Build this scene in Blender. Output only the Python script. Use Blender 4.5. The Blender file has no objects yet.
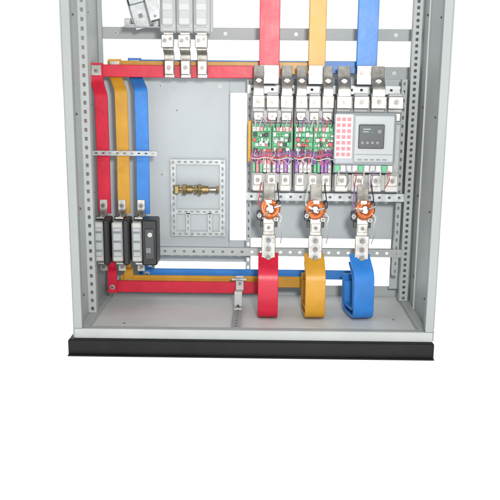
import bpy, bmesh, math, random
from mathutils import Matrix, Vector
random.seed(7)
SC=bpy.context.scene
COL=SC.collection
# ------------------------------------------------------------------ materials
def mat(name, col, rough=.5, metal=0., var=.06, nscale=12., bump=0., bscale=200., spec=.5, grime=0.):
    if metal<.5: col=tuple(c*.84 for c in col)
    m=bpy.data.materials.new(name); m.use_nodes=True
    nt=m.node_tree; N=nt.nodes; L=nt.links
    bs=N["Principled BSDF"]
    tc=N.new("ShaderNodeTexCoord"); src=tc.outputs["Object"]
    no=N.new("ShaderNodeTexNoise"); no.inputs["Scale"].default_value=nscale; no.inputs["Detail"].default_value=6; no.inputs["Roughness"].default_value=.6
    L.new(src,no.inputs["Vector"])
    rp=N.new("ShaderNodeValToRGB")
    rp.color_ramp.elements[0].position=.3; rp.color_ramp.elements[1].position=.7
    rp.color_ramp.elements[0].color=tuple(max(0,c*(1-var)) for c in col)+(1,)
    rp.color_ramp.elements[1].color=tuple(min(1,c*(1+var)) for c in col)+(1,)
    L.new(no.outputs["Fac"],rp.inputs["Fac"]); colout=rp.outputs["Color"]
    if grime:
        n3=N.new("ShaderNodeTexNoise"); n3.inputs["Scale"].default_value=5.5; n3.inputs["Detail"].default_value=9; n3.inputs["Roughness"].default_value=.72
        L.new(src,n3.inputs["Vector"])
        r3=N.new("ShaderNodeMapRange"); r3.inputs["From Min"].default_value=.52; r3.inputs["From Max"].default_value=.78; r3.inputs["To Min"].default_value=0; r3.inputs["To Max"].default_value=grime
        L.new(n3.outputs["Fac"],r3.inputs["Value"])
        mx=N.new("ShaderNodeMix"); mx.data_type='RGBA'; mx.inputs[7].default_value=(.18,.175,.16,1)
        L.new(r3.outputs["Result"],mx.inputs[0]); L.new(colout,mx.inputs[6]); colout=mx.outputs[2]
    L.new(colout,bs.inputs["Base Color"])
    mr=N.new("ShaderNodeMapRange"); mr.inputs["To Min"].default_value=max(.03,rough-.1); mr.inputs["To Max"].default_value=min(1,rough+.1)
    L.new(no.outputs["Fac"],mr.inputs["Value"]); L.new(mr.outputs["Result"],bs.inputs["Roughness"])
    bs.inputs["Metallic"].default_value=metal
    bs.inputs["Specular IOR Level"].default_value=spec
    if bump:
        n2=N.new("ShaderNodeTexNoise"); n2.inputs["Scale"].default_value=bscale; n2.inputs["Detail"].default_value=3
        L.new(src,n2.inputs["Vector"])
        bp=N.new("ShaderNodeBump"); bp.inputs["Strength"].default_value=bump; bp.inputs["Distance"].default_value=.002
        L.new(n2.outputs["Fac"],bp.inputs["Height"]); L.new(bp.outputs["Normal"],bs.inputs["Normal"])
    return m
FRAME_SHADED=mat("grey_paint_shaded",(.285,.31,.305),.5,var=.05,nscale=4,bump=.15,bscale=260,spec=.35,grime=.12)  # cabinet grey with shade put into the colour, offsets strong light on posts
PAINT=mat("grey_powder_paint",(.41,.44,.438),.48,var=.05,nscale=4,bump=.15,bscale=260,spec=.4,grime=.18)
PLATE=mat("mounting_plate_paint",(.49,.535,.56),.45,var=.06,nscale=3,bump=.12,bscale=240,spec=.4,grime=.18)
FLOORP=mat("floor_paint",(.66,.675,.665),.5,var=.07,nscale=7,bump=.15,bscale=220,spec=.4,grime=.22)
SILL=mat("sill_paint",(.37,.39,.385),.5,var=.06,nscale=7,bump=.15,bscale=220,spec=.4,grime=.22)
GALV=mat("galvanised_steel",(.34,.355,.36),.45,.7,var=.25,nscale=45)
TIN=mat("tinned_copper",(.39,.375,.345),.36,.8,var=.34,nscale=38,bump=.15,bscale=90)
BOLT=mat("zinc_bolt",(.18,.165,.145),.38,.85,var=.3,nscale=60)
RED=mat("red_sleeve",(.56,.008,.036),.38,var=.14,nscale=18,bump=.3,bscale=34,spec=.4)
YEL=mat("yellow_sleeve",(.58,.29,.022),.38,var=.12,nscale=18,bump=.3,bscale=34,spec=.4)
BLU=mat("blue_sleeve",(.028,.20,.60),.38,var=.14,nscale=18,bump=.3,bscale=34,spec=.4)
BLACK=mat("black_plastic",(.012,.012,.014),.45,var=.2)
PLINTH=mat("black_plinth_paint",(.007,.007,.008),.42,var=.4,nscale=9,bump=.2,bscale=150,spec=.2)
CERAM=mat("pale_ceramic",(.52,.52,.50),.4,var=.08,nscale=20)
LGREY=mat("light_grey_plastic",(.42,.445,.46),.5,var=.05,nscale=10)
CASE=mat("blue_grey_plastic",(.37,.405,.43),.5,var=.05,nscale=10)
PGREY=mat("pale_grey_plastic",(.50,.515,.51),.5,var=.06,nscale=14)
MGREY=mat("mid_grey_plastic",(.20,.21,.22),.5,var=.08)
DGREY=mat("dark_grey_plastic",(.045,.05,.055),.4,var=.1)
PCB=mat("green_circuit_board",(.07,.34,.15),.45,var=.3,nscale=60)
TERMG=mat("green_connector",(.09,.42,.20),.45,var=.1)
COPPER=mat("copper_winding",(.62,.17,.05),.42,.3,var=.35,nscale=55,bump=.4,bscale=120)
BRASS=mat("brass",(.30,.225,.10),.42,.75,var=.3,nscale=40)
WHITE=mat("white_plastic",(.64,.63,.60),.45,var=.05)
PINK=mat("pink_red_label",(.70,.20,.24),.5,var=.06)
PURP=mat("purple_wire",(.32,.13,.42),.45)
REDW=mat("red_wire",(.60,.05,.06),.45)
LCD=mat("lcd_glass",(.10,.13,.12),.15,var=.05)
# ------------------------------------------------------------------ mesh builder
class B:
    def __init__(s): s.bm=bmesh.new(); s.m=[]
    def mi(s,m):
        if m not in s.m: s.m.append(m)
        return s.m.index(m)
    def box(s,x0,x1,y0,y1,z0,z1,m,bev=.0012,M=None):
        bm=s.bm; i=s.mi(m)
        if x0>x1:x0,x1=x1,x0
        if y0>y1:y0,y1=y1,y0
        if z0>z1:z0,z1=z1,z0
        v=[bm.verts.new((x,y,z)) for x in(x0,x1) for y in(y0,y1) for z in(z0,z1)]
        fs=[bm.faces.new([v[k] for k in q]) for q in((0,1,3,2),(4,6,7,5),(0,4,5,1),(2,3,7,6),(0,2,6,4),(1,5,7,3))]
        for f in fs: f.material_index=i
        vs=v
        bev=min(bev,.3*min(x1-x0,y1-y0,z1-z0))
        if bev>.0004:
            es=list({e for f in fs for e in f.edges})
            r=bmesh.ops.bevel(bm,geom=es,offset=bev,segments=1,affect='EDGES',profile=.5)
            for f in r['faces']: f.material_index=i
            vs=list({q for f in r['faces'] for q in f.verts}|{q for q in v if q.is_valid})
        if M is not None: bmesh.ops.transform(bm,matrix=M,verts=[q for q in vs if q.is_valid])
        return s
    def cyl(s,c,r,h,m,axis='y',n=16,r2=None,M=None):
        i=s.mi(m); R={'y':Matrix.Rotation(math.pi/2,4,'X'),'x':Matrix.Rotation(math.pi/2,4,'Y'),'z':Matrix.Identity(4)}[axis]
        T=Matrix.Translation(Vector(c))@R
        if M is not None: T=M@T
        r_=bmesh.ops.create_cone(s.bm,cap_ends=True,cap_tris=False,segments=n,radius1=r,radius2=r if r2 is None else r2,depth=h,matrix=T)
        for f in {f for v in r_['verts'] for f in v.link_faces}: f.material_index=i
        return s
    def bolt(s,x,y,z,r=.0065,axis='y',d=-1,m=None):
        m=m or BOLT; h=r*.9
        k={'y':(0,1,0),'x':(1,0,0),'z':(0,0,1)}[axis]; k=Vector(k)*d; p=Vector((x,y,z))
        s.cyl(p+k*h*.15,r*1.6,h*.3,GALV,axis,14)
        s.cyl(p+k*h*.7,r,h*.9,m,axis,6)
        s.cyl(p+k*h*1.45,r*.5,h*.9,m,axis,8)
        return s
    def tube(s,pts,r,m,n=8):
        i=s.mi(m); pts=[Vector(p) for p in pts]
        P=[pts[0]]+pts+[pts[-1]]; sm=[]
        for a in range(1,len(P)-2):
            for t in range(6):
                t/=6.; p0,p1,p2,p3=P[a-1],P[a],P[a+1],P[a+2]
                sm.append(.5*((2*p1)+(p2-p0)*t+(2*p0-5*p1+4*p2-p3)*t*t+(3*p1-p0-3*p2+p3)*t**3))
        sm.append(pts[-1]); rings=[]
        for a,p in enumerate(sm):
            d=(sm[min(a+1,len(sm)-1)]-sm[max(a-1,0)]); d=d.normalized() if d.length>1e-9 else Vector((0,0,1))
            up=Vector((0,0,1)) if abs(d.z)<.9 else Vector((1,0,0))
            u=d.cross(up).normalized(); w=d.cross(u)
            rings.append([s.bm.verts.new(p+u*r*math.cos(2*math.pi*k/n)+w*r*math.sin(2*math.pi*k/n)) for k in range(n)])
        for a in range(len(rings)-1):
            for k in range(n):
                f=s.bm.faces.new([rings[a][k],rings[a][(k+1)%n],rings[a+1][(k+1)%n],rings[a+1][k]]); f.material_index=i
        for R in (rings[0],rings[-1]):
            f=s.bm.faces.new(R); f.material_index=i
        return s
    def strap(s,path,w,t,m,wdir=(1,0,0),rad=.012):
        """flat bar of width w along wdir, thickness t, following path with rounded bends"""
        i=s.mi(m); W=Vector(wdir).normalized(); P=[Vector(p) for p in path]; Q=[P[0]]
        for a in range(1,len(P)-1):
            d0=(P[a-1]-P[a]); d1=(P[a+1]-P[a]); k=min(rad,d0.length*.45,d1.length*.45)
            A=P[a]+d0.normalized()*k; C=P[a]+d1.normalized()*k
            for t_ in (0,.25,.5,.75,1): Q.append(A*(1-t_)**2+P[a]*2*t_*(1-t_)+C*t_**2)
        Q.append(P[-1]); rings=[]
        for a,p in enumerate(Q):
            d=(Q[min(a+1,len(Q)-1)]-Q[max(a-1,0)]).normalized(); n=d.cross(W).normalized()
            c=min(t*.25,.0015)
            o=[(-w/2+c,-t/2),(w/2-c,-t/2),(w/2,-t/2+c),(w/2,t/2-c),(w/2-c,t/2),(-w/2+c,t/2),(-w/2,t/2-c),(-w/2,-t/2+c)]
            rings.append([s.bm.verts.new(p+W*u+n*v) for u,v in o])
        for a in range(len(rings)-1):
            for k in range(8):
                f=s.bm.faces.new([rings[a][k],rings[a][(k+1)%8],rings[a+1][(k+1)%8],rings[a+1][k]]); f.material_index=i
        for R in (rings[0],rings[-1]):
            f=s.bm.faces.new(R); f.material_index=i
        return s
    def ring(s,c,R,r,m,n=32,k=10,sy=1.,M=None,wob=0.):
        i=s.mi(m); c=Vector(c); rs=[]; M=M or Matrix.Identity(4)
        for a in range(n):
            A=2*math.pi*a/n; q=[]; w_=1+wob*math.sin(3*A+1)+wob*.7*(a%2)
            for b in range(k):
                Bq=2*math.pi*b/k; rr=R+r*w_*math.cos(Bq); h=r*w_*sy*math.sin(Bq)
                q.append(s.bm.verts.new(c+M@Vector((rr*math.cos(A),h,rr*math.sin(A)))))
            rs.append(q)
        for a in range(n):
            for b in range(k):
                f=s.bm.faces.new([rs[a][b],rs[(a+1)%n][b],rs[(a+1)%n][(b+1)%k],rs[a][(b+1)%k]]); f.material_index=i
        return s
    def perf(s,o,u,v,W,Ln,pitch,hw,hh,t,m):
        """perforated strip: origin corner o, width W along u, length Ln along v, one row of slots"""
        i=s.mi(m); o=Vector(o);u=Vector(u).normalized();v=Vector(v).normalized();n=u.cross(v)
        cnt=max(1,int(round(Ln/pitch))); ph=Ln/cnt; bm=s.bm
        cx=W/2
        oc=[(0,0),(.5,0),(1,0),(1,.5),(1,1),(.5,1),(0,1),(0,.5)]
        a_=.7071
        ic=[(-a_,-a_),(0,-1),(a_,-a_),(1,0),(a_,a_),(0,1),(-a_,a_),(-1,0)]
        if hw!=hh: ic=[(-1,-.75),(0,-1),(1,-.75),(1,0),(1,.75),(0,1),(-1,.75),(-1,0)]
        for c in range(cnt):
            b0=c*ph
            def mk(dz):
                O=[bm.verts.new(o+u*(p[0]*W)+v*(b0+p[1]*ph)+n*dz) for p in oc]
                I=[bm.verts.new(o+u*(cx+p[0]*hw/2)+v*(b0+ph/2+p[1]*hh/2)+n*dz) for p in ic]
                return O,I
            O,I=mk(0);O2,I2=mk(t)
            for k in range(8):
                j=(k+1)%8
                for q in ([O[k],O[j],I[j],I[k]],[O2[j],O2[k],I2[k],I2[j]],[I[k],I[j],I2[j],I2[k]]):
                    bm.faces.new(q).material_index=i
                if k in (2,3,6,7) or (c==0 and k in(0,1)) or (c==cnt-1 and k in(4,5)):
                    bm.faces.new([O[j],O[k],O2[k],O2[j]]).material_index=i
        return s
    def emit(s,name,parent=None,label=None):
        me=bpy.data.meshes.new(name)
        bmesh.ops.recalc_face_normals(s.bm,faces=s.bm.faces)
        for f in s.bm.faces: f.smooth=True
        s.bm.to_mesh(me); s.bm.free()
        for m in s.m: me.materials.append(m)
        me.set_sharp_from_angle(angle=math.radians(32))
        ob=bpy.data.objects.new(name,me); COL.objects.link(ob)
        if parent:
            ob.parent=parent; ob.matrix_parent_inverse=Matrix.Translation(-Vector(parent.location))
        if label: ob["label"]=label
        return ob
def thing(name,loc,label,cat,group=None):
    e=bpy.data.objects.new(name,None); e.empty_display_size=.03; e.location=loc; COL.objects.link(e)
    e["label"]=label; e["category"]=cat
    if group: e["group"]=group
    return e
# ------------------------------------------------------------------ setting
g=bpy.data.meshes.new("ground"); bm=bmesh.new()
S=60
PZ=-.052
f=bm.faces.new([bm.verts.new(p) for p in((-S,-S,PZ-.003),(S,-S,PZ-.003),(S,S,PZ-.003),(-S,S,PZ-.003))]); bm.to_mesh(g); bm.free()
go=bpy.data.objects.new("ground",g); COL.objects.link(go); go["kind"]="structure"
gm=bpy.data.materials.new("glowing_white_sheet"); gm.use_nodes=True  # added glowing sheet: emission keeps it pure white and free of shadows
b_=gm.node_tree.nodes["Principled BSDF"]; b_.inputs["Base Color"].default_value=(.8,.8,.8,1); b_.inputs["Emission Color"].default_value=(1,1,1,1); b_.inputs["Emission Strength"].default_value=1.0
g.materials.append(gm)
# ------------------------------------------------------------------ cabinet
H=1.30
cab=thing("electrical_cabinet",(0,.27,PZ),"open light grey sheet steel electrical cabinet on black plinth","electrical cabinet")
for sx,nm in((-1,"side_panel"),(1,"side_panel")):
    b=B()
    def X(a): return sx*a
    b.box(X(.503),X(.5),.0,.56,-.004,H,FRAME_SHADED)
    b.box(X(.5),X(.478),.0,.003,.022,H,FRAME_SHADED)
    b.box(X(.481),X(.478),.003,.032,.022,H,FRAME_SHADED)
    b.box(X(.4995),X(.481),.028,.031,.022,H,FRAME_SHADED)
    b.box(X(.4985),X(.4955),.05,.53,.002,H-.002,PAINT)
    b.box(X(.4955),X(.490),.30,.303,.002,H-.002,PAINT)
    b.box(X(.4955),X(.488),.05,.053,.002,H-.002,PAINT)
    b.box(X(.4955),X(.482),.515,.53,.002,H-.002,PAINT)
    for z in (.09,.34,.60,.86,1.1):
        b.bolt(X(.4955),.12,z,.0035,'x',-sx); b.bolt(X(.4955),.34,z+.02,.0035,'x',-sx)
    b.emit(nm,cab)
b=B()
b.box(-.4995,.4995,.0005,.56,-.004,.0,FLOORP)
b.box(-.4995,.4995,-.001,.002,-.006,.0215,SILL)
b.box(-.478,.478,.002,.032,.0185,.0215,SILL)
b.box(-.478,.478,.029,.032,.0005,.0185,SILL)
b.box(-.482,.482,.535,.538,.0005,.035,PAINT)
b.box(-.4953,-.470,.056,.512,.0005,.016,PAINT); b.box(.470,.4953,.056,.512,.0005,.016,PAINT)
for x,y in((-.38,.14),(.42,.22),(-.18,.10)):
    b.cyl((x,y,.0012),.004,.002,MGREY,'z',12)
b.emit("floor_panel",cab)
b=B(); b.box(-.503,.503,0,.56,H,H+.004,FRAME_SHADED); b.emit("roof_panel",cab)
b=B()
zt=-.009
b.box(-.516,.503,-.014,-.010,PZ,zt,PLINTH); b.box(-.516,.503,-.028,-.014,PZ,PZ+.004,PLINTH)
b.box(-.516,.503,.566,.570,PZ,zt,PLINTH)
b.box(-.516,-.512,-.010,.566,PZ,zt,PLINTH); b.box(.499,.503,-.010,.566,PZ,zt,PLINTH)
b.box(-.512,.499,-.010,.566,zt-.001,-.0065,PLINTH)
b.emit("base_plinth",cab)
def plate(b,x0,x1,z0,z1,y,m):
    b.box(x0,x1,y,y+.003,z0,z1,m)
b=B()
plate(b,-.481,-.085,.118,.697,.50,PLATE)
plate(b,-.085,-.031,.655,.697,.5001,PLATE)
plate(b,-.085,-.031,.118,.190,.5001,PLATE)
b.box(-.085,-.082,.480,.4998,.190,.655,PLATE)
b.box(-.481,-.031,.480,.4998,.697,.700,PLATE)
for x in(-.44,-.30,-.115):
    for z in(.14,.40,.675): b.bolt(x,.50,z,.0035)
for x,z in((-.25,.60),(-.33,.22),(-.20,.15)): b.cyl((x,.4995,z),.0025,.002,MGREY,'y',12)
b.emit("mounting_plate",cab)
b=B(); plate(b,-.481,-.33,.036,.1175,.504,PLATE); b.emit("mounting_plate",cab,"small grey lower back plate")
b=B(); plate(b,-.026,.481,.20,.70,.49,PLATE); plate(b,.44,.481,.036,.1999,.49,PLATE)
b.emit("mounting_plate",cab,"grey back plate behind the power modules")
for z0,z1,yy in((.815,.850,.531),(.700,.737,.531),(1.0,1.035,.531),(1.2,1.235,.531)):
    b=B(); b.box(-.495,.495,yy,yy+.003,z0,z1,PAINT); b.box(-.481,.481,yy+.003,yy+.022,z1-.003,z1-.0002,PAINT); b.box(-.481,.481,yy+.003,yy+.022,z0+.0002,z0+.003,PAINT)
    for x in(-.44,-.1,.12,.43): b.bolt(x,yy,(z0+z1)/2,.0035)
    b.emit("cross_rail",cab)
def vrail(x0,x1,y,z0,z1,name="perforated_rail",pitch=.025,hw=None,hh=.012,m=None):
    b=B(); w=x1-x0; hw=hw or w*.36; m=m or PAINT
    b.perf((x0,y,z0),(1,0,0),(0,0,1),w,z1-z0,pitch,hw,hh,-.002,m)
    b.box(x0,x0+.002,y+.002,y+.03,z0,z1,m); b.box(x1-.002,x1,y+.002,y+.03,z0,z1,m)
    b.emit(name,cab)
vrail(-.4953,-.472,.20,.017,H-.01)
vrail(.462,.4880,.40,.017,H-.01,pitch=.018,hh=.010)
vrail(-.030,-.014,.44,.10,.70)
vrail(.437,.453,.40,.10,.70)
def hrail(x0,x1,y,z0,z1,m=GALV,pitch=.022,name="perforated_strut"):
    b=B(); h=z1-z0
    b.perf((x0,y,z1),(0,0,-1),(1,0,0),h,x1-x0,pitch,h*.30,.009,-.002,m)
    b.box(x0,x1,y+.002,y+.02,z1-.002,z1-.0001,m)
    b.emit(name,cab)
hrail(-.33,.461,.397,.158,.183,PAINT,pitch=.03)
hrail(-.028,.455,.36,.338,.362,GALV,pitch=.03)
hrail(-.495,-.30,.352,.470,.484,GALV)
hrail(-.028,.455,.43,.655,.680,GALV,pitch=.03)
b=B()
x0,x1,z0,z1,y=-.273,-.098,.203,.449,.488
b.perf((x0,y,z0),(1,0,0),(0,0,1),.018,z1-z0,.019,.006,.010,-.002,GALV)
b.perf((x1-.018,y,z0),(1,0,0),(0,0,1),.018,z1-z0,.019,.006,.010,-.002,GALV)
b.perf((x0+.018,y,z1),(0,0,-1),(1,0,0),.016,x1-x0-.036,.019,.006,.010,-.002,GALV)
b.perf((x0+.018,y,z0+.016),(0,0,-1),(1,0,0),.016,x1-x0-.036,.019,.006,.010,-.002,GALV)
b.perf((x0+.018,y,.290),(0,0,-1),(1,0,0),.014,x1-x0-.036,.019,.005,.010,-.002,GALV)
b.perf((-.225,y,z0+.016),(1,0,0),(0,0,1),.014,.06,.019,.005,.010,-.002,GALV)
b.perf((-.155,y,z0+.016),(1,0,0),(0,0,1),.014,.06,.019,.005,.010,-.002,GALV)
for p in((x0+.009,z0+.009),(x1-.009,z0+.009),(x0+.009,z1-.009),(x1-.009,z1-.009)): b.bolt(p[0],y,p[1],.004)
b.emit("perforated_frame",cab)
xs=-.050
b=B(); b.perf((xs-.012,.034,.014),(1,0,0),(0,1,0),.024,.36,.03,.007,.014,-.002,GALV)
b.box(xs-.012,xs-.010,.034,.394,.0005,.0118,GALV)
b.emit("earth_strip",cab)
b=B(); b.strap([(xs,.27,.016),(xs,.31,.016),(xs,.31,.060),(xs+.004,.34,.060),(xs+.004,.34,.105)],.024,.004,PGREY,rad=.004)
b.cyl((xs,.325,.036),.010,.038,PGREY,'z',16)
b.box(xs-.022,xs+.026,.328,.337,.092,.100,TIN); b.bolt(xs+.004,.3378,.082,.005); b.bolt(xs,.285,.018,.005,'z',1)
b.emit("stepped_bracket",cab)
# ------------------------------------------------------------------ brass spindle
sp=thing("operating_spindle",(-.19,.47,.35),"dull brass threaded spindle with chunky nuts across perforated frame","spindle")
b=B(); b.cyl((-.185,.466,.357),.006,.125,BRASS,'x',12)
for x,r,h in((-.226,.018,.012),(-.209,.012,.016),(-.190,.016,.009),(-.178,.020,.008),(-.160,.012,.02)): b.cyl((x,.466,.357),r,h,BRASS,'x',6 if r>.013 else 14)
b.emit("threaded_rod",sp)
b=B(); b.box(-.262,-.165,.480,.486,.345,.369,GALV); b.box(-.258,-.243,.452,.4798,.344,.370,BRASS,.002); b.emit("bracket",sp)
b=B(); b.cyl((-.136,.466,.357),.009,.020,TIN,'x',12); b.cyl((-.122,.466,.357),.013,.009,BRASS,'x',6); b.emit("end_nut",sp)
# ------------------------------------------------------------------ left supply bars
cols={'red':(RED,-.466,.039),'yellow':(YEL,-.406,.038),'blue':(BLU,-.346,.040)}
hz={'red':(.398,.700,.736,-.488,.07),'yellow':(.424,.712,.748,-.452,.205),'blue':(.450,.716,.752,-.392,.360)}
for c,(m,x,w) in cols.items():
    y,z0,z1,xa,xb=hz[c]
    t=thing("busbar",(x,.36,.29),c+" sleeved busbar running across then down the cabinet","busbar","sleeved supply busbars")
    b=B(); b.strap([(xa,y,(z0+z1)/2),((xa+xb)/2,y+.0015,(z0+z1)/2-.001),(xb,y,(z0+z1)/2)],z1-z0,.009,m,(0,0,1))
    b.emit("horizontal_bar",t)
    b=B(); off={'red':-.014,'yellow':-.022,'blue':-.026}[c]
    b.strap([(x+off,y-.012,z1+.004),(x+off,y-.012,z0-.012),(x,.368,z0-.052),(x+.001,.368,.475),(x+.001,.372,.46),(x+.001,.368,.445),(x,.368,.292)],w,.009,m,rad=.010)
    b.emit("vertical_bar",t)
    b=B(); b.box(x+off-w*.38,x+off+w*.38,y-.019,y-.0168,z0+.004,z1-.002,TIN); b.bolt(x+off,y-.019,(z0+z1)/2,.006)
    b.emit("bolted_joint",t)
low={'red':(RED,.36,.045,.082,-.455,.050,-.446),'yellow':(YEL,.395,.058,.093,-.425,.19,-.400),'blue':(BLU,.43,.078,.108,-.372,.33,-.345)}
for c,(m,y,z0,z1,xa,xb,xd) in low.items():
    t=thing("busbar",(xa,y,z0),c+" sleeved busbar running low along the cabinet floor","busbar","low horizontal busbars")
    b=B(); b.strap([(xa,y,(z0+z1)/2),(xb,y,(z0+z1)/2)],z1-z0,.009,m,(0,0,1)); b.emit("horizontal_bar",t)
    b=B(); b.strap([(xd,.330,.165),(xd,.330,.135),(xd,y-.010,.118),(xd,y-.010,z0)],.030,.008,m); b.bolt(xd,y-.014,(z0+z1)/2,.005); b.emit("drop_bar",t)
for c,m,x,w,zb in(('red',RED,.037,.060,.692),('yellow',YEL,.178,.050,.692),('blue',BLU,.326,.060,.692)):
    t=thing("riser_busbar",(x,.38,zb),"wide "+c+" sleeved vertical busbar coming from above","busbar","wide riser busbars")
    b=B(); b.strap([(x,.378,1.24),(x,.378,zb+.045)],w,.010,m); b.strap([(x,.392,1.24),(x,.392,zb+.05)],w,.008,m); b.emit("bar",t)
    b=B(); b.box(x-w*.48,x+w*.48,.366,.372,zb-.008,zb+.046,TIN)
    for dx in(-.014,.014): b.bolt(x+dx,.366,zb+.026,.007)
    b.emit("joint_plate",t)
PH=(.041,.181,.320)
for i,(c,m,w,rot) in enumerate((('red',RED,.060,0),('yellow',YEL,.060,3),('blue',BLU,.062,10))):
    x=PH[i]+(0,.001,.006)[i]
    t=thing("loop_busbar",(x,.28,.004),c+" sleeved wide busbar bent into a loop above floor","busbar","looped outgoing busbars")
    b=B(); W=Vector((math.cos(math.radians(rot)),math.sin(math.radians(rot)),0)); D=Vector((-W.y,W.x,0)); P0=Vector((x,.20,0))
    def q(d,z): return tuple(P0+D*d+Vector((0,0,z)))
    b.strap([q(.066,.190),q(.056,.180),q(.004,.140),q(.0,.010),q(.125,.010),q(.135,.10),q(.135,.118)],w,.010,m,W,rad=.022)
    b.emit("bent_bar",t)
    b=B(); b.strap([q(.075,.165),q(.022,.128),q(.016,.030),q(.112,.030),q(.118,.10)],w*.96,.008,m,W,rad=.018); b.emit("inner_bar",t)
# ------------------------------------------------------------------ left fuse holders
def fuse(x0,x1,last):
    t=thing("fuse_holder",((x0+x1)/2,.32,.147),"black fuse holder with cream body and "+("wide dark side housing" if last else "bolted metal terminals"),"fuse holder","fuse holders under the supply bars")
    w=x1-x0; cw=w*.62 if not last else w*.40
    b=B(); b.box(x0,x0+cw,.275,.335,.158,.278,CERAM,.004); b.box(x0+.004,x0+cw-.004,.268,.275,.175,.262,LGREY,.003)
    for z in(.19,.218,.246): b.box(x0+.006,x0+cw-.006,.2665,.268,z,z+.006,MGREY,.0004)
    b.emit("ceramic_body",t)
    b=B(); b.box(x0+cw+.0005,x1-.002,.262,.352,.150,.288,BLACK,.004)
    b.box(x0-.0,x0+cw,.336,.352,.150,.288,BLACK,.002)
    if last:
        b.box(x0+cw+.010,x1-.010,.256,.262,.17,.262,DGREY,.003)
        b.cyl((x1-.022,.255,.245),.007,.006,CERAM,'y',18)
        b.box(x0+cw+.014,x1-.020,.2545,.256,.190,.205,MGREY,.0004)
    b.emit("insulating_housing",t)
    xm=x0+cw/2+.004
    b=B(); b.strap([(xm,.362,.335),(xm,.358,.30),(xm,.330,.289),(xm,.292,.289)],.024,.005,TIN); b.bolt(xm,.310,.292,.006,'z',1); b.bolt(xm,.3575,.318,.006)
    b.emit("upper_terminal",t)
    b=B(); b.strap([(xm,.330,.12),(xm,.330,.146),(xm,.292,.150)],.024,.005,TIN); b.bolt(xm,.3275,.132,.005)
    b.emit("lower_terminal",t)
fuse(-.488,-.436,False); fuse(-.432,-.376,False); fuse(-.372,-.292,True)
# ------------------------------------------------------------------ top fused switch
t=thing("fused_switch",(-.205,.36,.775),"three pole pale grey fused switch with bolted tinned terminals","switch")
for x0,x1 in((-.282,-.236),(-.2345,-.1865),(-.185,-.137)):
    b=B(); b.box(x0,x1,.332,.38,.826,1.16,PGREY,.004); b.box(x0+.006,x1-.006,.318,.332,.845,1.12,PGREY,.004)
    for z in(.865,.905): b.box(x0+.011,x1-.011,.3165,.318,z,z+.022,LGREY,.0008)
    b.box(x0+.006,x1-.006,.329,.332,.829,.841,LGREY,.001)
    b.bolt((x0+x1)/2,.318,.945,.004)
    b.emit("pole_body",t)
    b=B(); xm=(x0+x1)/2
    b.strap([(xm,.345,.845),(xm,.345,.80),(xm,.33,.778),(xm,.36,.768),(xm,.366,.745),(xm,.366,.70)],.030,.006,TIN,rad=.008)
    b.box(xm-.018,xm+.018,.310,.328,.783,.820,TIN,.002); b.box(xm-.014,xm+.014,.350,.360,.708,.748,TIN,.002)
    b.bolt(xm-.007,.310,.803,.006); b.bolt(xm+.009,.310,.808,.005); b.bolt(xm,.350,.728,.0065)
    b.emit("terminal",t)
b=B(); b.box(-.287,-.13,.381,.386,.83,1.17,LGREY); b.emit("back_plate",t)
t=thing("support_bracket",(-.33,.40,.845),"folded galvanised support bracket with slots beside fused switch","bracket")
b=B(); Mr=Matrix.Translation((-.330,.398,.925))@Matrix.Rotation(math.radians(-15),4,'Y')
b.box(-.052,.0,-.002,.0,-.080,.22,GALV,M=Mr); b.box(.0,.002,-.05,.0,-.080,.22,GALV,M=Mr); b.box(.002,.034,-.052,-.050,-.07,.22,GALV,M=Mr)
b.box(-.054,-.052,-.030,.0,-.06,.22,GALV,M=Mr); b.box(-.050,-.004,-.022,-.002,-.01,.012,GALV,.002,M=Mr)
for z in(-.05,.03,.07,.11): b.box(-.034,-.022,-.0035,-.002,z,z+.012,MGREY,.0003,M=Mr)
for z in(-.06,.0,.06): b.cyl((.018,-.053,z),.004,.003,BOLT,'y',10,M=Mr)
b.emit("folded_plate",t)
b=B(); b.box(-.395,-.289,.405,.409,.842,.868,GALV); b.box(-.395,-.289,.375,.405,.842,.845,GALV); b.bolt(-.375,.405,.856,.005); b.bolt(-.305,.405,.856,.005); b.emit("foot",t)
# ------------------------------------------------------------------ power modules
def module(x0,x1,n,lab):
    t=thing("power_module",((x0+x1)/2,.36,.36),lab,"power module","power modules side by side")
    b=B(); b.box(x0,x1,.335,.425,.372,.640,PGREY,.004)
    b.box(x0+.003,x1-.003,.322,.335,.572,.612,PGREY,.003); b.box(x0+.003,x1-.003,.316,.335,.376,.425,PGREY,.003)
    b.emit("housing",t)
    W=(x1-x0)
    for k in range(n):
        xm=x0+W*(k+.5)/n; hw=W/n*.44
        b=B()
        if (k%2==0) or n==2: b.strap([(xm,.350,.735),(xm,.335,.70),(xm,.302,.675),(xm,.302,.622)],hw*1.7,.006,TIN,rad=.01); b.bolt(xm,.321,.69,.006)
        b.box(xm-hw,xm+hw,.290,.2985,.616,.652,TIN,.002); b.box(xm-hw*.95,xm+hw*.95,.3055,.334,.605,.66,PGREY,.003)
        b.bolt(xm,.290,.636,.0075); b.box(xm-hw*.8,xm+hw*.8,.308,.3215,.580,.6045,TIN,.002); b.bolt(xm,.308,.592,.0045)
        b.emit("input_terminal",t)
        b=B(); b.box(xm-hw*.9,xm+hw*.9,.300,.3158,.374,.428,WHITE,.003)
        b.box(xm-hw*.7,xm+hw*.7,.293,.2998,.392,.424,TIN); b.bolt(xm,.293,.408,.0065)
        b.emit("output_terminal",t)
    return t
mA=module(-.014,.110,3,"light grey power module with green control board and wiring")
mB=module(.113,.229,3,"light grey power module with green control board and wiring")
mC=module(.232,.432,4,"wide light grey power module behind the controller")
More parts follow.
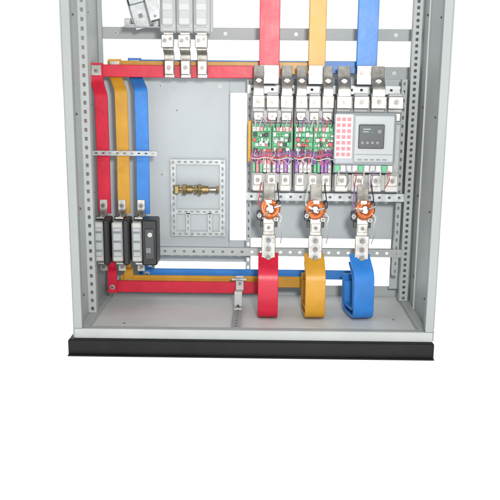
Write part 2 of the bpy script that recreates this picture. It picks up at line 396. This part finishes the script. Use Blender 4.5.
def board(x0,x1,par,z0=.490,z1=.570):
    b=B(); b.box(x0,x1,.294,.2965,z0,z1,PCB,.0005); b.box(x0+.003,x1-.003,.2966,.3345,z0+.003,z1-.003,LGREY,.002)
    b.emit("circuit_board",par)
    b=B(); W=x1-x0
    n=max(3,int(W/.010))
    for k in range(n):
        xx=x0+.002+k*(W-.004)/n; b.box(xx,xx+(W-.004)/n-.0012,.281,.294,z1-.020,z1-.007,random.choice([TERMG,WHITE,WHITE,PINK]),.001); b.cyl((xx+(W-.004)/n/2-.001,.2805,z1-.0135),.0025,.002,BOLT,'y',10)
    for r in range(4):
        x=x0+.002+random.uniform(0,.004); z=z0+.003+r*.0140
        while x<x1-.008:
            w=random.uniform(.003,.012); h=random.uniform(.005,.0125)
            m=random.choice([WHITE,PGREY,TERMG,TERMG,WHITE,PINK,CERAM,WHITE,BLACK,REDW,TERMG])
            b.box(x,min(x+w,x1-.001),.294-random.uniform(.004,.018),.294,z,z+h,m,.0006); x+=w+random.uniform(.0005,.0035)
    for k in range(max(2,int(W/.03))): b.cyl((x0+W*(.15+.8*random.random()),.284,z0+random.uniform(.02,.04)),.0045,.02,random.choice([REDW,GALV]),'y',14)
    b.emit("board_components",par)
    b=B(); n=int(W/.0036)
    for k in range(n):
        xa=x0+W*(k+.5)/n; m=random.choice([PURP,REDW,WHITE,PURP,WHITE,PINK,PINK])
        b.tube([(xa,.288,z0+.008),(xa+random.uniform(-.004,.004),.274,z0-.006),(xa+random.uniform(-.009,.009),.280,z0-.020),(xa+random.uniform(-.008,.008),.290,z0-.036)],.0013,m,6)
    b.emit("wire_fan",par)
    for k in range(3):
        z=z0-.004-k*.007+random.uniform(-.002,.002); b=B(); b.tube([(x0-.002,.281,z),(x0+W*.3,.271,z-.004+random.uniform(-.003,.003)),(x0+W*.7,.271,z+.003),(x1+.002,.281,z-.002)],.0015,(PURP,REDW,WHITE)[k],6); b.emit("cross_wire",par)
    for k in range(4):
        xa=x0+W*(k+.5)/4; b=B(); b.tube([(xa,.284,z1-.012),(xa+.003,.272,z1+.006),(xa+random.uniform(-.012,.012),.292,z1+.020)],.0013,random.choice([PURP,REDW,WHITE,BLACK]),6); b.emit("lead_wire",par)
    b=B(); n=max(3,int(W/.011))
    for k in range(n):
        w=(W-.004)/n; xx=x0+.002+k*w; b.box(xx,xx+w-.0015,.290,.3345,.430,z0-.026+random.uniform(-.005,.005),random.choice([WHITE,PURP,WHITE,TERMG,PINK,PGREY]),.002); b.cyl((xx+w/2-.001,.2895,.440),.003,.003,BOLT,'y',10)
    b.emit("terminal_block",par)
board(-.012,.046,mA); board(.048,.1085,mA); board(.1145,.168,mB); board(.1695,.2275,mB)
b=B(); b.box(-.024,-.0145,.30,.335,.46,.58,YEL,.002); b.emit("insulating_strip",mA,"thin orange insulating strip")
# ------------------------------------------------------------------ controller
dx=-.004; dz=.006
t=thing("controller_unit",(.32,.27,.459),"blue grey motor controller with dark display and red label grid","controller")
b=B(); b.box(.232+dx,.410+dx,.250,.314,.452+dz,.600+dz,CASE,.006); b.box(.288+dx,.404+dx,.2405,.250,.460+dz,.594+dz,LGREY,.004)
b.box(.292+dx,.400+dx,.2395,.2405,.482+dz,.4835+dz,MGREY,.0003)
for k in range(5): b.box(.30+dx+k*.018,.312+dx+k*.018,.2395,.2405,.466+dz,.470+dz,MGREY,.0003)
b.emit("case",t)
b=B(); b.box(.300+dx,.374+dx,.234,.2404,.500+dz,.568+dz,DGREY,.004); b.emit("display_panel",t)
b=B(); b.box(.309+dx,.344+dx,.2325,.2338,.541+dz,.562+dz,LCD,.0005)
b.box(.312+dx,.334+dx,.2318,.2324,.554+dz,.5563+dz,LGREY,.0002); b.box(.312+dx,.328+dx,.2318,.2324,.547+dz,.5490+dz,LGREY,.0002); b.emit("screen",t)
b=B(); b.cyl((.359+dx,.232,.549+dz),.006,.005,MGREY,'y',16); b.emit("rotary_knob",t)
for k in range(4):
    b=B(); b.cyl((.311+dx+k*.0145,.232,.517+dz),.0045,.005,MGREY,'y',14); b.emit("button",t)
b=B(); b.box(.2335+dx,.284+dx,.2470,.2499,.470+dz,.596+dz,WHITE,.001); b.emit("label_plate",t)
b=B()
for r in range(7):
    for c in range(3):
        b.box(.237+dx+c*.0155,.2475+dx+c*.0155,.2452,.2469,.477+dz+r*.0166,.487+dz+r*.0166,PINK,.0006)
b.emit("label_grid",t)
b=B(); b.box(.234+dx,.408+dx,.262,.312,.434,.4515+dz,CASE,.002)
for k in range(10): b.box(.236+dx+k*.0172,.250+dx+k*.0172,.254,.2615,.438,.4515+dz-.001,[TERMG,WHITE,PGREY,WHITE][k%4],.001)
b.emit("connector_strip",t)
for k in range(7):
    xa=.245+k*.0245; b=B(); b.tube([(xa,.258,.446),(xa+random.uniform(-.003,.003),.252,.432),(xa+random.uniform(-.008,.008),.265,.412),(xa+random.uniform(-.01,.01),.292,.388)],.0014,[WHITE,MGREY,REDW,WHITE,PURP,WHITE,REDW][k],6); b.emit("lead_wire",t)
# ------------------------------------------------------------------ current transformers + links
for i,x in enumerate(PH):
    t=thing("busbar_link",(x,.26,.14),"tinned copper link bolted between module and sleeved bar","link","tinned outgoing links")
    b=B(); b.strap([(x,.298,.40),(x,.285,.37),(x,.270,.350),(x,.262,.29),(x,.262,.175),(x,.258,.160)],.034,.007,TIN,rad=.015)
    b.box(x-.021,x+.021,.250,.258,.165,.250,TIN,.002)
    for dz_ in(.182,.208,.234): b.bolt(x,.250,dz_,.008)
    b.box(x-.026,x+.026,.268,.30,.270,.290,DGREY,.002); b.box(x-.014,x+.014,.252,.2585,.258,.284,TIN,.001); b.bolt(x,.252,.271,.005)
    b.box(x-.034,x+.034,.272,.280,.292,.300,TIN,.001)
    b.emit("link_bar",t)
    t=thing("current_transformer",(x,.25,.30),"red orange wound ring current transformer clamped around metal link","current transformer","ring current transformers")
    Rt=Matrix.Rotation(math.radians((-14,8,-10)[i]),4,'X')@Matrix.Rotation(math.radians((10,-16,12)[i]),4,'Z')
    c0=Vector((x+(.004,-.001,.005)[i],.254,.326))
    b=B(); b.ring(c0,.0205,.0092,COPPER,40,10,1.5,Rt,.10); b.ring(c0+Vector((-.004,-.006,.004)),.0225,.0050,COPPER,40,8,1.2,Matrix.Rotation(math.radians(18),4,'Z')@Rt,.12)
    b.emit("wound_ring",t)
    b=B()
    for j,A in enumerate((.35,2.2+.4*i,3.9-.3*i)):
        M=Matrix.Translation(c0)@Rt@Matrix.Rotation(-A,4,'Y')@Matrix.Translation((.0205,0,0))
        b.box(-.0112,.0112,-.0162,.0162,-.0032,.0032,(GALV,WHITE,MGREY)[j],.001,M=M)
    b.emit("clamp_band",t)
    b=B(); b.box(x-.036,x-.020,.244,.27,.294,.322,DGREY,.003); b.bolt(x-.028,.244,.308,.004); b.emit("clamp_block",t)
    b=B(); b.box(x+.020,x+.034,.250,.27,.328,.352,DGREY,.003); b.emit("clamp_block",t)
    b=B(); b.box(x+.012,x+.030,.246,.262,.290,.304,TIN,.002); b.bolt(x+.021,.246,.297,.004); b.emit("clamp_block",t)
    b=B(); b.box(x-.010,x+.008,.234,.240,.345,.356,WHITE,.001); b.emit("tag",t)
    b=B(); b.tube([(x+.02,.248,.32),(x+.036,.238,.306),(x+.032,.245,.28),(x+.040,.28,.25),(x+.038,.34,.21)],.0016,WHITE,6); b.emit("secondary_wire",t)
    b=B(); b.tube([(x-.02,.248,.33),(x-.032,.243,.345),(x-.028,.262,.37),(x-.024,.292,.40)],.0016,[REDW,WHITE,PURP][i],6); b.emit("secondary_wire",t)
    b=B(); b.tube([(x+.018,.248,.34),(x+.028,.243,.355),(x+.026,.268,.38),(x+.026,.292,.40)],.0016,BLACK,6); b.emit("secondary_wire",t)
# ------------------------------------------------------------------ camera
p=(0.0196,0.6968,2.4857,-0.0115,0.2655,0.0089,924.96,330.72)
def axes(yaw,pitch,roll):
    cy,sy=math.cos(yaw),math.sin(yaw); cp,s_=math.cos(pitch),math.sin(pitch)
    w=Vector((sy*cp,cy*cp,-s_)); r=Vector((cy,-sy,0)); u=r.cross(w)
    c,s=math.cos(roll),math.sin(roll)
    return r*c+u*s,u*c-r*s,w
cam=bpy.data.cameras.new("Camera"); co=bpy.data.objects.new("Camera",cam); COL.objects.link(co); SC.camera=co
r,u,w=axes(p[3],p[4],p[5])
co.matrix_world=Matrix(((r[0],u[0],-w[0],p[0]),(r[1],u[1],-w[1],-p[2]),(r[2],u[2],-w[2],p[1]),(0,0,0,1)))
cam.sensor_width=36; cam.lens=p[6]/500*36; cam.shift_y=(p[7]-250)/500; cam.clip_end=500; cam.clip_start=.05
# ------------------------------------------------------------------ light
Wd=bpy.data.worlds.new("World"); SC.world=Wd; Wd.use_nodes=True
bg=Wd.node_tree.nodes["Background"]; bg.inputs[0].default_value=(1,1,1,1); bg.inputs[1].default_value=1.0
la=bpy.data.lights.new("studio_flash",'AREA'); la.energy=56; la.size=.2; la.color=(1,.99,.97)
lo=bpy.data.objects.new("studio_flash",la); COL.objects.link(lo); lo.location=(.25,-2.4,1.0)
lo.rotation_euler=(Vector((0,.4,.4))-lo.location).to_track_quat('-Z','Y').to_euler()
SC.view_settings.view_transform='Standard'; SC.view_settings.look='None'; SC.view_settings.exposure=0
